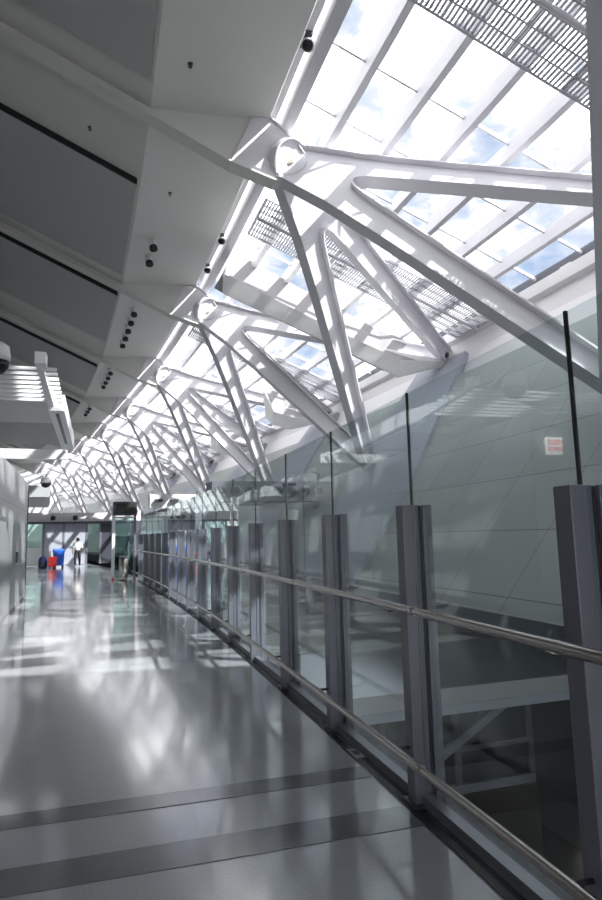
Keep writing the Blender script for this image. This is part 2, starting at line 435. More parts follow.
# roof beams (cantilevers carrying the pins)
def make_beam(n0):
    t = thing('roof_beam', n0, NX, NZ, '', 'beam', 'tapered roof beams under the ceiling')
    bot = [(-9.0, 14.02), (-3.0, 11.44), (.55, 9.93), (2.16, 9.22), (3.1, 8.97), (3.55, 9.0)]
    top = [(3.85, 9.55), (3.6, 9.92), (2.98, 10.42), (.55, 10.2), (-3, 11.72), (-9.0, 14.3)]
    pts = bot + top
    web = MB()
    for ds in (-.05,):
        a = [P(n0 - .05, x, z) for x, z in pts]; b = [P(n0 + .05, x, z) for x, z in pts]
        # quads between bottom and top chains
        m = 6
        vs = a + b; fs = []
        for i in range(m - 1):
            j = 11 - i
            fs.append((i, i+1, j-1, j)); fs.append((12+j, 12+j-1, 12+i+1, 12+i))
        fs += [(i, (i+1) % 12, (i+1) % 12 + 12, i + 12) for i in range(12)]
        web.add(vs, fs)
    wb = web.build('beam_web', M['ceil'], t)
    def fl(chain, w, nm, mt):
        mbf = MB(); vs = []; fs = []; n = len(chain)
        for x, z in chain:
            vs += [P(n0 - w/2, x, z - .025), P(n0 + w/2, x, z - .025), P(n0 + w/2, x, z + .02), P(n0 - w/2, x, z + .02)]
        for i in range(n - 1):
            for j in range(4):
                a = i*4 + j; b = i*4 + (j+1) % 4; fs.append((a, b, b+4, a+4))
        fs += [(0,1,2,3), tuple(range(4*n-4, 4*n))[::-1]]
        mbf.add(vs, fs); mbf.build(nm, mt, wb)
    fl(bot, .36, 'bottom_flange', M['ceil']); fl([(3.85, 9.55), (3.6, 9.92), (2.98, 10.42)], .34, 'end_flange', M['white'])
    ep = [(2.16, 9.25), (3.1, 9.0), (3.52, 9.03), (3.82, 9.55), (3.58, 9.9), (2.98, 10.40), (2.62, 10.33)]
    MB().trans(ep, n0 - .12, n0 + .12).build('end_plate', M['white'], wb)
    return t
B0 = make_beam(SN); B0['label'] = 'nearest tapered roof beam running to the top centre pin'
BL = ['second tapered roof beam, running to the brass pin', 'third tapered roof beam, above the spotlight row', 'fourth tapered roof beam along the ceiling',
      'fifth tapered roof beam, just above the louvre canopy end', 'sixth tapered roof beam along the ceiling', 'seventh tapered roof beam along the ceiling', 'eighth and farthest tapered roof beam']
for i in range(7): put(copy_tree(B0), SN + BAY*(i+1), NX, NZ, BL[i])

# hung acoustic ceiling panels
def cz(X): return 10.14 + (.55 - X)*.4297
def make_panel(n0):
    t = thing('acoustic_panel', n0 + 5.35, -2.6, cz(-2.6), '', 'ceiling panel', 'hung grey ceiling panels')
    a, b = n0 + 2.62, n0 + 8.0; X0, X1 = -5.6, .46
    MB().sweep([(X0, cz(X0) - .16), (X1, cz(X1) - .16), (X1, cz(X1) - .07), (X0, cz(X0) - .07)], [a, b]).build('board', M['panel'], t, .01)
    MB().sweep([(X0, cz(X0) - .14), (X1, cz(X1) - .14), (X1, cz(X1) + .0), (X0, cz(X0) + .0)], [a - .06, a]).build('shadow_gap', M['black'], t)  # black strip painted in as the shadow line along the near edge
    for s in (a + .6, b - .6):
        for X in (-5, -2.5, 0): MB().bar(P(s, X, cz(X) - .1), P(s, X, cz(X) + .01), .05, .05, (1, 0, 0)).build('hanger', M['dark'], t)
    return t
A0 = make_panel(SN - BAY); A0['label'] = 'grey ceiling panel whose corner shows at the top edge'
AL = ['largest grey ceiling panel, at the left above the spotlights', 'second grey ceiling panel, below the largest one', 'third grey ceiling panel, above the louvre canopy',
      'fourth grey ceiling panel, beyond the louvre canopy', 'fifth grey ceiling panel along the concourse', 'sixth grey ceiling panel along the concourse']
for i in range(6): put(copy_tree(A0), SN - BAY + 5.35 + BAY*(i+1) + (0, -1.8, -1.2, -1.2, -1.2, -1.2)[i], -2.6, cz(-2.6), AL[i])

# ------------------------------------------------------------------ light troughs at the base lines
def make_trough(s0, full=True):
    t = thing('light_trough', s0, 6.5, 8, '', 'trough', 'tapered light troughs beside the struts')
    # stations along X: near-bottom, near-top, far-top, far-bottom  (s offset, Z)
    st = [(2.95, [(-.1, 8.30), (-.25, 8.80), (1.35, 10.28), (1.0, 8.9)]),
          (6.4, [(-.15, 6.98), (-.30, 7.40), (1.25, 9.05), (.9, 7.5)]),
          (8.3, [(-.15, 6.25), (-.28, 6.75), (1.05, 8.15), (.75, 6.7)]),
          (9.95, [(-.05, 6.72), (-.12, 6.85), (.45, 7.40), (.35, 6.95)])]
    if not full: st = [(7.4, [(-.15, 6.4), (-.29, 6.95), (1.1, 8.35), (.8, 6.9)])] + st[2:]
    th = .05
    def sheet(ia, ib, nm, mt, nd):
        v = []; f = []
        for X, q in st:
            for i in (ia, ib):
                v.append(P(s0 + q[i][0], X + (.7 if i == 2 and X < 3 else 0), q[i][1]))
        n = len(v); w = [p + Vector(nd)*th for p in v]
        m = len(st)
        for i in range(m - 1):
            a = 2*i; f.append((a, a+1, a+3, a+2)); f.append((n+a, n+a+2, n+a+3, n+a+1))
            f.append((a, a+2, n+a+2, n+a)); f.append((a+1, n+a+1, n+a+3, a+3))
        f += [(0, n, n+1, 1), (n-2, n-1, 2*n-1, 2*n-2)]
        return MB().add(v + w, f).build(nm, mt, t)
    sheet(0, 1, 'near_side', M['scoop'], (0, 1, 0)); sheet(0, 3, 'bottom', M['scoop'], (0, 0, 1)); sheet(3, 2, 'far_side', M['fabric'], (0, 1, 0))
    X, q = st[0]
    ends = [P(s0 + a, X + (.7 if k == 2 and full else 0), z) for k, (a, z) in enumerate(q)]
    MB().prism(ends, (1, 0, 0), .05).build('end_plate', M['scoop'], t)
    for ds, X, z in (((1.35, 4.0, 10.0), (1.1, 7.2, 8.7)) if full else ((1.05, 8.0, 8.2),)): MB().bar(P(s0 + ds, X, z), P(s0 + ds, X, gz(X) - .02), .04, .04, (1, 0, 0)).build('hanger', M['white'], t)
    return t
R0_ = make_trough(SN + 4.5); R0_['label'] = 'tapered white light trough left of the nearest strut'
R1_ = make_trough(SN + 4.5 + BAY, False); R1_['label'] = 'short grey trough end beside the second pair of strut bases'
RL = ['short trough end beside the third pair of strut bases', 'short trough end beside the fourth pair of strut bases',
      'short trough end beside the fifth pair of strut bases', 'farthest short trough end along the right wall']
for i in range(4): put(copy_tree(R1_), SN + 4.5 + BAY*(i+2), 6.5, 8, RL[i])

# pilasters on the inclined wall under the strut bases; slant and bluish tone stand in for shade
def make_pil(s0):
    t = thing('wall_pilaster', s0, wx(3), 3, '', 'pilaster', 'pilasters on the inclined wall', 'structure')
    lo, hi = [], []
    for z, a, b in ((.5, -3.9, .1), (2.6, -3.4, .5), (6.0, -1.5, 1.5), (6.9, -1.0, 1.7)):
        lo.append((z, a)); hi.append((z, b))
    vs = []; fs = []
    for (z, a), (_, b) in zip(lo, hi):
        x = wx(z)
        vs += [P(s0 + a, x - .06, z + .05), P(s0 + b, x - .06, z + .05), P(s0 + b, x + .1, z - .05), P(s0 + a, x + .1, z - .05)]
    for i in range(3):
        for k in range(4):
            p = i*4 + k; q = i*4 + (k+1) % 4; fs.append((p, q, q+4, p+4))
    fs += [(3,2,1,0), (12,13,14,15)]
    MB().add(vs, fs).build('shaft', M['pier'], t)
    return t
PL = ['bluish slanted wall pilaster below the nearest pair of strut bases', 'second bluish slanted wall pilaster along the inclined wall', 'third pilaster along the inclined wall', 'fourth pilaster along the inclined wall', 'fifth pilaster along the inclined wall']
W0 = make_pil(SN + 4.5); W0['label'] = PL[0]
for i in range(1, 5): put(copy_tree(W0), SN + 4.5 + BAY*i, wx(3), 3, PL[i])

# ------------------------------------------------------------------ balustrade
SP, DS = 3.563, 1.5005
NPOST = 16
def make_post(s0):
    t = thing('railing_post', s0, GX, 0, '', 'railing post', 'grey posts of the glass balustrade')
    MB().abox(s0 - .05, s0 + .05, 1.656, 1.728, 0, 1.772).build('front_fin', M['post'], t, .004)
    MB().abox(s0 - .035, s0 + .035, 1.736, 1.772, 0, 1.772).build('clamp_plate', M['post'], t, .003)
    MB().abox(s0 - .033, s0 + .033, 1.775, 1.790, 0, 1.765).build('gasket', M['black'], t)
    MB().abox(s0 - .055, s0 + .055, 1.792, 1.856, -.02, 1.772).build('back_fin', M['post'], t, .004)
    MB().abox(s0 - .03, s0 + .03, 1.728, 1.736, .02, 1.76).build('spacer', M['black'], t)
    MB().abox(s0 - .006, s0 + .006, GX - .0075, GX + .0075, 1.772, 2.505).build('glass_seal', M['black'], t)
    MB().abox(s0 - .085, s0 + .085, 1.63, 1.728, 0, .018).build('foot_plate', M['dark'], t, .003)
    for z in (1.177, .366):
        MB().tube([P(s0, 1.512, z - .02), P(s0, 1.56, z - .045), P(s0, 1.662, z - .045)], .011, 8).build('rail_bracket', M['steel'], t)
    return t
def post_label(k, n):
    if k == 0: return 'dark grey railing post nearest to us, at the right edge'
    return '%s grey railing post from the right edge' % ORD[k]
p0 = make_post(SP - DS); p0['label'] = post_label(0, NPOST)
for k in range(1, NPOST): put(copy_tree(p0), SP + DS*(k - 1), GX, 0, post_label(k, NPOST))
def make_glass(s0):
    t = solo('glass_panel', MB().abox(s0 + .008, s0 + DS - .008, GX - .005, GX + .005, .055, 2.50), M['glass'], s0 + DS/2, GX, .05,
             'tall clear glass panel cut by the right edge', 'glass panel', 'tall glass panels of the balustrade')
    return t
gp = make_glass(SP - 2*DS)
for k in range(1, NPOST):
    put(copy_tree(gp), SP + DS*(k - 2) + DS/2, GX, .05, 'tall clear glass panel between the %s and %s posts from the right' % (ORD[k-1], ORD[k]))
SE = SP + DS*(NPOST - 2)
def rail(z, label, wfac):
    t = thing('handrail', 12, 1.5, z, label, 'handrail')
    MB().tube([P(s, 1.5, z) for s in srange(-.6, SE + .6, .75)], .0235, 14).build('tube', M['steel'], t)
    for k in range(6):
        s = SP + DS*(1.55*k) - .45
        if s < SE: MB().tube([P(s - .03, 1.5, z), P(s + .03, 1.5, z)], .0255, 14).build('joint_sleeve', M['steel'], t)
    return t
rail(1.177, 'upper stainless handrail along the glass balustrade', 1)
rail(.366, 'lower stainless rail near the floor along the balustrade', 1)
t = thing('base_shoe', 12, 1.76, 0, 'pale aluminium base channel holding the glass', 'base channel')
MB().sweep([(1.742 - .04, 0), (1.742 + .03, 0), (1.742 + .03, .06), (1.742 - .04, .06)], srange(-1, SE + .2, 1.5)).build('channel', M['curb'], t)
MB().sweep([(1.80, -.06), (1.95, -.06), (1.95, -.005), (1.80, -.005)], srange(-1, SE + .2, 1.5)).build('outer_curb', M['curb'], t)
MB().sweep([(1.615, 0), (1.66, 0), (1.66, .004), (1.615, .004)], srange(-1, SE + .2, 1.5)).build('drain_slot', M['black'], t)
t = thing('floor_outlet', 4.5, 1.5, 0, 'small metal floor outlet beside the third post', 'floor outlet')
MB().abox(4.36, 4.56, 1.615, 1.69, .001, .008).build('lid', M['curb'], t, .002)
MB().abox(4.42, 4.50, 1.63, 1.675, .008, .011).build('flap', M['black'], t)

# ------------------------------------------------------------------ left louvre canopy over the metal room
XE = -.73
t = thing('louvre_canopy', 9.5, -2.5, 3.4, 'white louvred canopy reaching out from the left wall', 'canopy')
for k in range(8):
    s = 7.25 + 1.09*k/7; z = 3.53 - .12*k/7
    bl = MB()
    pf = [P(s - .012, -6, z - .028), P(s + .012, -6, z - .034), P(s + .012, XE, z - .034), P(s - .012, XE, z - .028)]
    up_ = [P(s - .002, -6, z + .012), P(s + .022, -6, z + .012), P(s + .022, XE, z + .012), P(s - .002, XE, z + .012)]
    bl.hexa(pf + up_); bl.build('louvre_blade', M['alu'], t)
def arm_box(Xc):
    MBx = MB(); MBx.abox(6.9, 7.1, Xc - .055, Xc + .055, 3.49, 3.62)
    v = [(6.95, 3.49, .06, .07), (8.5, 3.36, .07, .08), (8.52, 3.30, .20, .22), (11.7, 3.22, .20, .24)]
    vs = []; fs = []
    for s, z, w_, h in v:
        xa = Xc - .05; vs += [P(s, xa, z), P(s, xa + w_, z), P(s, xa + w_, z + h), P(s, xa, z + h)]
    for i in range(3):
        for k in range(4):
            a = i*4 + k; b = i*4 + (k+1) % 4; fs.append((a, b, b+4, a+4))
    fs += [(3,2,1,0), (12,13,14,15)]
    return MBx.add(vs, fs)
ab = arm_box(-.87).build('side_arm', M['alu'], t)
MB().hexa([P(8.7, -.84, 3.285), P(8.7, -.80, 3.285), P(11.0, -.80, 3.228), P(11.0, -.84, 3.228), P(8.7, -.84, 3.35), P(8.7, -.80, 3.35), P(11.0, -.80, 3.30), P(11.0, -.84, 3.30)]).build('slot', M['dark'], ab)
arm_box(-3.6).build('side_arm', M['alu'], t)
MB().sweep([(-6, 3.42), (-.95, 3.42), (-.95, 3.60), (-6, 3.60)], [8.5, 10.15]).build('soffit_panel', M['ceil'], t)
MB().sweep([(-6, 3.44), (-.97, 3.44), (-.97, 3.58), (-6, 3.58)], [10.28, 12.6]).build('soffit_panel', M['panel'], t)
MB().sweep([(-6, 3.52), (-.97, 3.52), (-.97, 3.60), (-6, 3.60)], [10.15, 10.28]).build('joint_gap', M['black'], t)
MB().sweep([(-6, 3.26), (-.90, 3.26), (-.90, 3.46), (-6, 3.46)], [13.4, 13.55]).build('end_fascia', M['alu'], t)
po = MB()
MB().abox(12.6, 13.42, -3.66, -3.54, 3.40, 3.46).build('fascia_arm', M['alu'], t)
MB().abox(11.6, 13.42, -.96, -.92, 3.40, 3.46).build('fascia_arm', M['alu'], t)
for X in (-5.5, -3.0):
    for s in (8.8, 12.2): po.abox(s - .05, s + .05, X - .05, X + .05, 3.26, 3.46)
po.build('standoff', M['dark'], t)
MB().lathe(P(9.3, -1.75, 3.42), [(.07, -.03), (.07, 0)], 14).build('downlight', M['dark'], t)

# illuminated exit sign on the room's front end (seen as a reflection in the glass)
EX, EZ = -2.45, 2.80
t = thing('exit_sign', 7.5, EX, EZ, 'lit white exit sign with red letters, mirrored in the glass', 'exit sign')
MB().abox(7.49, 7.55, EX - .125, EX + .125, EZ - .125, EZ + .125).build('sign_box', M['signwhite'], t, .006)
def text(body, size, s, X, Z, m, parent, name):
    cu = bpy.data.curves.new(name, 'FONT'); cu.body = body; cu.size = size; cu.align_x = 'CENTER'; cu.align_y = 'CENTER'; cu.extrude = .002
    cu.offset = .0022; cu.space_character = 1.06
    tmp = bpy.data.objects.new(name, cu); C.objects.link(tmp)
    dg = bpy.context.evaluated_depsgraph_get(); me = bpy.data.meshes.new_from_object(tmp.evaluated_get(dg))
    bpy.data.objects.remove(tmp); me.materials.clear(); me.materials.append(m)
    o = bpy.data.objects.new(name, me); C.objects.link(o)
    Mw = frame(s, X, Z) @ Matrix.Rotation(PI/2, 4, 'X')
    o.parent = parent; o.matrix_basis = WM[parent].inverted() @ Mw
    return o
text('<EXIT', .095, 7.487, EX, EZ + .05, M['signred'], t, 'lettering')
text('SORTIE', .078, 7.487, EX, EZ - .05, M['signred'], t, 'lettering')

# ------------------------------------------------------------------ cameras, spots, floods
def dome(s, X, Z, r, arm_to, label):
    t = thing('dome_camera', s, X, Z, label, 'camera', 'ceiling dome cameras')
    o = P(s, X, Z)
    MB().lathe(o, [(r*.55, r*1.25), (r*.9, r*1.0), (r, r*.35), (r, 0)], 20).build('housing', M['white'], t)
    MB().lathe(o, [(r*.93, 0), (r*.88, -r*.35), (r*.62, -r*.7), (r*.2, -r*.9), (0, -r*.92)], 20).build('dome', M['black'], t)
    MB().tube([o + Vector((0, 0, r*1.2)), o + Vector((0, 0, r*1.9)), arm_to], r*.16, 8).build('arm', M['white'], t)
dome(6.67, -1.28, 3.42, .16, P(7.25, -1.28, 3.56), 'large dome camera at the left edge beside the louvres')
dome(19.6, -1.60, 3.30, .15, P(19.6, -2.1, 3.27), 'white dome camera on an arm at the end of the metal wall')

def make_spot(s, X, Z):
    t = thing('spotlight', s, X, Z, '', 'spotlight', 'ceiling spotlights')
    o = P(s, X, Z); d = Vector((.12, -.35, -.93)).normalized()
    MB().lathe(o, [(.06, -.03), (.06, .02)], 14).build('base', M['white'], t)
    MB().tube([o, o + Vector((0, 0, -.10))], .015, 8).build('stem', M['white'], t)
    q = o + Vector((0, 0, -.10))
    MB().lathe(q - d*.10, [(.06, 0), (.105, .02), (.11, .24)], 16, d).build('can', M['white'], t)
    MB().lathe(q + d*.14, [(.112, 0), (.12, .10), (.09, .105)], 16, d).build('snout', M['black'], t)
    return t
spots = [(17.2, 1.15, 'upper of the two spotlights beside the largest ceiling panel'), (18.25, 1.15, 'lower of the two spotlights beside the largest ceiling panel')]
for k in range(5): spots.append((22.8 + 1.0*k, 1.15, '%s spotlight from the top in the row beside the second ceiling panel' % ORD[k]))
for k in range(4): spots.append((31.6 + 1.0*k, 1.15, '%s spotlight from the top in the row beside the third ceiling panel' % ORD[k]))
for k in range(3): spots.append((40.8 + 1.0*k, 1.15, '%s spotlight from the top in the small row near the louvre arm' % ORD[k]))
sp0 = None
for s, X, lab in spots:
    z = 10.14 + (X - .55)*.098
    if sp0 is None: sp0 = make_spot(s, X, z); sp0['label'] = lab
    else: put(copy_tree(sp0), s, X, z, lab)

def make_flood(s):
    t = thing('floodlight', s, 3.15, 10.5, '', 'floodlight', 'floodlights on the skylight edge')
    o = P(s, 3.16, 10.42); d = Vector((-.25, -.55, -.8)).normalized()
    MB().bar(P(s - .18, 3.13, 10.50), P(s + .18, 3.13, 10.50), .14, .06).build('base', M['dark'], t)
    MB().lathe(o - d*.03, [(.06, 0), (.11, .05), (.12, .14)], 18, d).build('head', M['alu'], t)
    MB().lathe(o + d*.11, [(.10, 0), (.10, .005)], 18, d).build('lens', M['black'], t)
    return t
fl0 = make_flood(17.0); fl0['label'] = 'upper floodlight on the skylight edge left of the trough'
put(copy_tree(fl0), 19.1, 3.15, 10.5, 'lower floodlight on the skylight edge left of the trough')
put(copy_tree(fl0), 9.4, 3.15, 10.5, 'floodlight high on the skylight edge above the nearest pin')

def sprinkler(s, X, lab):
    z = cz(X) if X < .55 else 10.14 + (X - .55)*.098
    t = thing('sprinkler_head', s, X, z, lab, 'sprinkler', 'sprinkler heads in the ceiling')
    MB().lathe(P(s, X, z), [(.05, -.012), (.05, .0)], 12).build('rose', M['dark'], t)
    MB().lathe(P(s, X, z), [(.012, -.07), (.012, 0)], 8).build('stem', M['dark'], t)
    MB().lathe(P(s, X, z), [(.035, -.075), (.035, -.068)], 10).build('deflector', M['dark'], t)
sprinkler(10.0, -.75, 'sprinkler head in the upper left of the ceiling')
sprinkler(10.2, 1.15, 'sprinkler head in the sloped ceiling at top centre')
sprinkler(13.2, -.62, 'sprinkler head between the nearest beam and largest panel')
sprinkler(14.6, 1.3, 'sprinkler head right of the largest ceiling panel')

# ------------------------------------------------------------------ the void: bridge slabs, nozzle bulkhead, booth, lamp
def slab(s0, s1, label):
    t = thing('bridge_slab', (s0 + s1)/2, 5, -.9, label, 'bridge', 'pale bridge slabs below the glass')
    MB().abox(s0 + .12, s1, 1.97, 9.2, -1.16, -.9).build('deck', M['slab'], t)
    MB().abox(s0, s0 + .12, 1.97, 9.2, -1.14, -.88).build('edge_fascia', M['alu'], t)
    MB().abox(s0 + .04, s0 + .34, 1.97, 9.2, -1.30, -1.16).build('bottom_flange', M['slab'], t)
slab(9.05, 12.7, 'nearest pale bridge slab crossing below the glass')
slab(18.3, 21.6, 'second pale bridge slab crossing below the glass')
slab(27.3, 30.6, 'third pale bridge slab crossing below the glass')

s0 = 18.4
t = thing('nozzle_bulkhead', s0, 4.5, 3, 'grey bulkhead with a row of round air nozzles behind glass', 'air duct')
MB().sweep([(3.13, 2.68), (6.75, 2.68), (7.15, 3.3), (3.13, 3.3)], [s0, s0 + .9]).build('duct', M['pier'], t)
MB().abox(s0 - .05, s0 + 1.0, 3.13, 6.6, 2.45, 2.60).build('soffit_rail', M['curb'], t)
MB().abox(s0 + .25, s0 + .6, 6.3, 6.5, -1.0, 2.45).build('support', M['pier'], t)
for k in range(8):
    o = P(s0, 3.4 + .46*k, 3.0); d = (P(s0 - 1, 0, 0) - P(s0, 0, 0)).normalized()
    nzl = MB().lathe(o, [(.17, 0), (.17, .06), (.13, .12)], 16, d).build('nozzle', M['curb'], t)
    MB().lathe(o + d*.10, [(.11, 0), (.11, .025)], 14, d).build('nozzle_throat', M['black'], nzl)
t = thing('arm_lamp', 17.9, 6.3, 3.3, 'small white arm lamp on the nozzle bulkhead', 'lamp')
MB().tube([P(18.5, 6.65, 3.28), P(18.45, 6.65, 3.55), P(18.1, 6.3, 3.6), P(18.0, 5.95, 3.55)], .03, 8).build('arm', M['white'], t)
MB().lathe(P(18.0, 5.92, 3.28), [(.17, 0), (.12, .1), (.05, .2), (.03, .27)], 16).build('shade', M['white'], t)

# pier and pale beam further back behind the glass
t = thing('wall_pier', 17.8, 2.8, 0, 'tall grey pier behind the glass left of the nozzle bulkhead', 'pier', None, 'structure')
MB().abox(17.5, 18.1, 2.44, 3.10, -1.0, 2.77).build('shaft', M['pier'], t)
t = thing('lintel_beam', 24, 2.8, 2.9, 'pale beam with two small dark boxes beyond the grey pier', 'beam')
MB().abox(23.8, 24.2, 1.97, 3.75, 2.74, 3.28).build('girder', M['alu'], t)
MB().abox(23.75, 24.1, 1.97, 3.75, 2.45, 2.60).build('lower_rail', M['alu'], t)
MB().abox(23.85, 24.15, 3.55, 3.75, -1.0, 2.74).build('support', M['alu'], t)
for X in (2.15, 2.75): MB().abox(23.66, 23.8, X, X + .28, 2.98, 3.08).build('vent_box', M['dark'], t)

# lower booth seen under the bridge
t = thing('glazed_booth', 11.4, 6, -5, 'dark glazed booth with a diagonal brace under the bridge', 'booth')
b0, x0, x1, zb, zt = 10.9, 4.8, 8.05, -3.2, -1.36
for X in (x0, 6.38, x1): MB().abox(b0, b0 + .1, X - .06, X + .06, zb, zt).build('mullion', M['post'], t)
MB().abox(b0, b0 + .12, x0 - .06, x1 + .06, zb - .16, zb).build('sill', M['pier'], t)
MB().abox(b0, b0 + .1, 6.44, x1 - .06, -2.60, -2.53).build('transom', M['post'], t)
MB().bar(P(b0 - .08, 5.2, -3.0), P(b0 - .08, 7.6, -1.68), .10, .16).build('brace', M['pier'], t)
MB().abox(b0 + .04, b0 + .055, x0, x1, zb, zt).build('pane', M['tealglass'], t)
MB().abox(b0, b0 + 2, x0 - .1, x1 + .1, -5.0, zb - .18).build('plinth', M['brown'], t)
MB().abox(b0 + 1.9, b0 + 2.0, x0 - .1, x1 + .1, zb, zt).build('back_wall', M['dark'], t)
t = thing('guard_rail', 8, 4, -2.6, 'thin dark pipe rail in the void below the walkway', 'guard rail')
MB().tube([P(s, 3.0, -2.45) for s in srange(1.5, 10.3, 1.5)], .035, 10).build('pipe', M['dark'], t)
for s in (2.0, 6.0, 10.0): MB().tube([P(s, 3.0, -2.45), P(s, 3.0, -5.0)], .03, 8).build('baluster', M['dark'], t)

# ------------------------------------------------------------------ far portal and end partition
t = thing('portal_doorway', 26, 1.3, 0, 'glass side portal with a dark display box on top', 'doorway')
MB().abox(25.95, 26.1, .80, .92, 0, 3.05).build('jamb', M['alu'], t, .005)
MB().abox(25.95, 26.1, 1.66, 1.74, 0, 3.05).build('jamb', M['post'], t, .005)
MB().abox(26.0, 26.03, .92, 1.66, .05, 2.45).build('pane', M['tealglass'], t)
MB().abox(25.96, 26.08, .92, 1.66, 2.45, 2.52).build('transom', M['alu'], t)
sb = MB().abox(25.85, 26.15, .82, 1.76, 2.56, 3.12).build('display_box', M['dark'], t, .01)
MB().abox(25.83, 25.852, .95, 1.70, 2.63, 3.05).build('display_screen', M['led'], sb)
MB().abox(25.9, 26.0, .82, .90, 0.0, .1).build('red_foot_mark', M['red'], t)
t = thing('waste_bin', 25.4, 1.22, 0, 'round steel waste bin in front of the glass portal', 'bin')
MB().lathe(P(25.4, 1.20, 0), [(.16, .02), (.17, .06), (.17, .88)], 20).build('body', M['steel'], t)
MB().lathe(P(25.4, 1.20, 0), [(.175, .88), (.175, .93), (.12, .96)], 20).build('lid', M['curb'], t)
MB().lathe(P(25.4, 1.20, 0), [(.15, 0), (.15, .03)], 20).build('plinth', M['black'], t)

se = 44.0
t = thing('end_partition', se, 1, 0, 'glazed partition with pale fascia closing the far end', 'partition')
MB().abox(se, se + .25, -2.5, 5.2, 2.85, 3.45).build('fascia', M['cove'], t)
MB().abox(se - .4, se, -2.5, 4.6, 2.70, 2.85).build('canopy_edge', M['dark'], t)
for X in (-2.2, -1.1, .15, 1.6, 2.5, 3.4, 4.4): MB().abox(se, se + .12, X - .06, X + .06, 0, 2.85).build('mullion', M['post'], t)
for i, (a, b, m) in enumerate(((-2.2, -1.1, 'wallend'), (-1.1, .15, 'pier'), (.15, 1.6, 'pier'), (1.6, 2.5, 'tealglass'), (2.5, 3.4, 'dark'), (3.4, 4.4, 'tealglass'))):
    MB().abox(se + .03, se + .07, a + .06, b - .06, .03, 2.72 if i else 1.2).build('infill_panel', M[m], t)
MB().abox(se + .03, se + .05, -2.14, -1.16, 1.2, 2.72).build('infill_pane', M['tealglass'], t)
for i, X in enumerate((-.55, .85)):
    tt = thing('wall_speaker', se - .1, X, 2.95, ('left' if i == 0 else 'right') + ' of two small black domes on the far fascia', 'speaker', 'black domes on the far fascia')
    MB().lathe(P(se, X, 3.1), [(.14, 0), (.12, .08), (.06, .14)], 14, P(se - 1, X, 0) - P(se, X, 0)).build('dome', M['black'], tt)
    MB().lathe(P(se, X, 3.1), [(.17, 0), (.17, .02)], 14, P(se - 1, X, 0) - P(se, X, 0)).build('rim', M['dark'], tt)

# luggage
t = thing('trolley_bin', 40.3, -.45, 0, 'blue wheeled trolley bin by the far partition', 'trolley bin')
MB().hexa([P(40.0, -.72, .14), P(40.0, -.22, .14), P(40.7, -.22, .14), P(40.7, -.72, .14), P(39.95, -.78, 1.0), P(39.95, -.16, 1.0), P(40.75, -.16, 1.0), P(40.75, -.78, 1.0)]).build('body', M['blue'], t, .02)
MB().hexa([P(39.93, -.80, 1.0), P(39.93, -.14, 1.0), P(40.78, -.14, 1.0), P(40.78, -.80, 1.0), P(40.0, -.74, 1.12), P(40.0, -.2, 1.12), P(40.7, -.2, 1.12), P(40.7, -.74, 1.12)]).build('lid', M['blue'], t, .02)
MB().tube([P(40.74, -.74, 1.02), P(40.9, -.74, 1.1), P(40.9, -.2, 1.1), P(40.74, -.2, 1.02)], .02, 8).build('handle', M['dark'], t)
for X in (-.7, -.24):
    for s in (40.08, 40.62): MB().lathe(P(s, X, .08) - Vector((.03, 0, 0)), [(.08, 0), (.08, .06)], 14, (1, 0, 0)).build('wheel', M['black'], t)
t = thing('suitcase', 39.8, -.95, 0, 'red suitcase standing in front of the blue trolley bin', 'suitcase')
MB().abox(39.55, 39.85, -1.08, -.62, .08, .68).build('shell', M['red'], t, .05)
MB().tube([P(39.8, -.97, .66), P(39.8, -.97, .98), P(39.8, -.73, .98), P(39.8, -.73, .66)], .013, 8).build('handle', M['dark'], t)
for X in (-1.02, -.68):
    for s in (39.6, 39.8): MB().lathe(P(s, X, .04) - Vector((.015, 0, 0)), [(.04, 0), (.04, .03)], 12, (1, 0, 0)).build('wheel', M['black'], t)
MB().abox(39.545, 39.555, -1.0, -.7, .35, .39).build('strap', M['dark'], t)
t = thing('backpack', 40.2, -1.32, 0, 'dark blue backpack beside the red suitcase', 'backpack')
MB().lathe(P(40.2, -1.35, 0), [(.20, 0), (.25, .08), (.25, .45), (.20, .62), (.08, .70)], 14).build('bag', mat('navy_cloth', (.02, .03, .12), .8), t)
MB().lathe(P(39.97, -1.35, .08), [(.13, 0), (.15, .08), (.14, .25), (.06, .3)], 12).build('pocket', M['trouser'], t)
MB().tube([P(40.2, -1.40, .68), P(40.2, -1.40, .78), P(40.2, -1.30, .78), P(40.2, -1.30, .68)], .014, 8).build('grab_loop', M['trouser'], t)

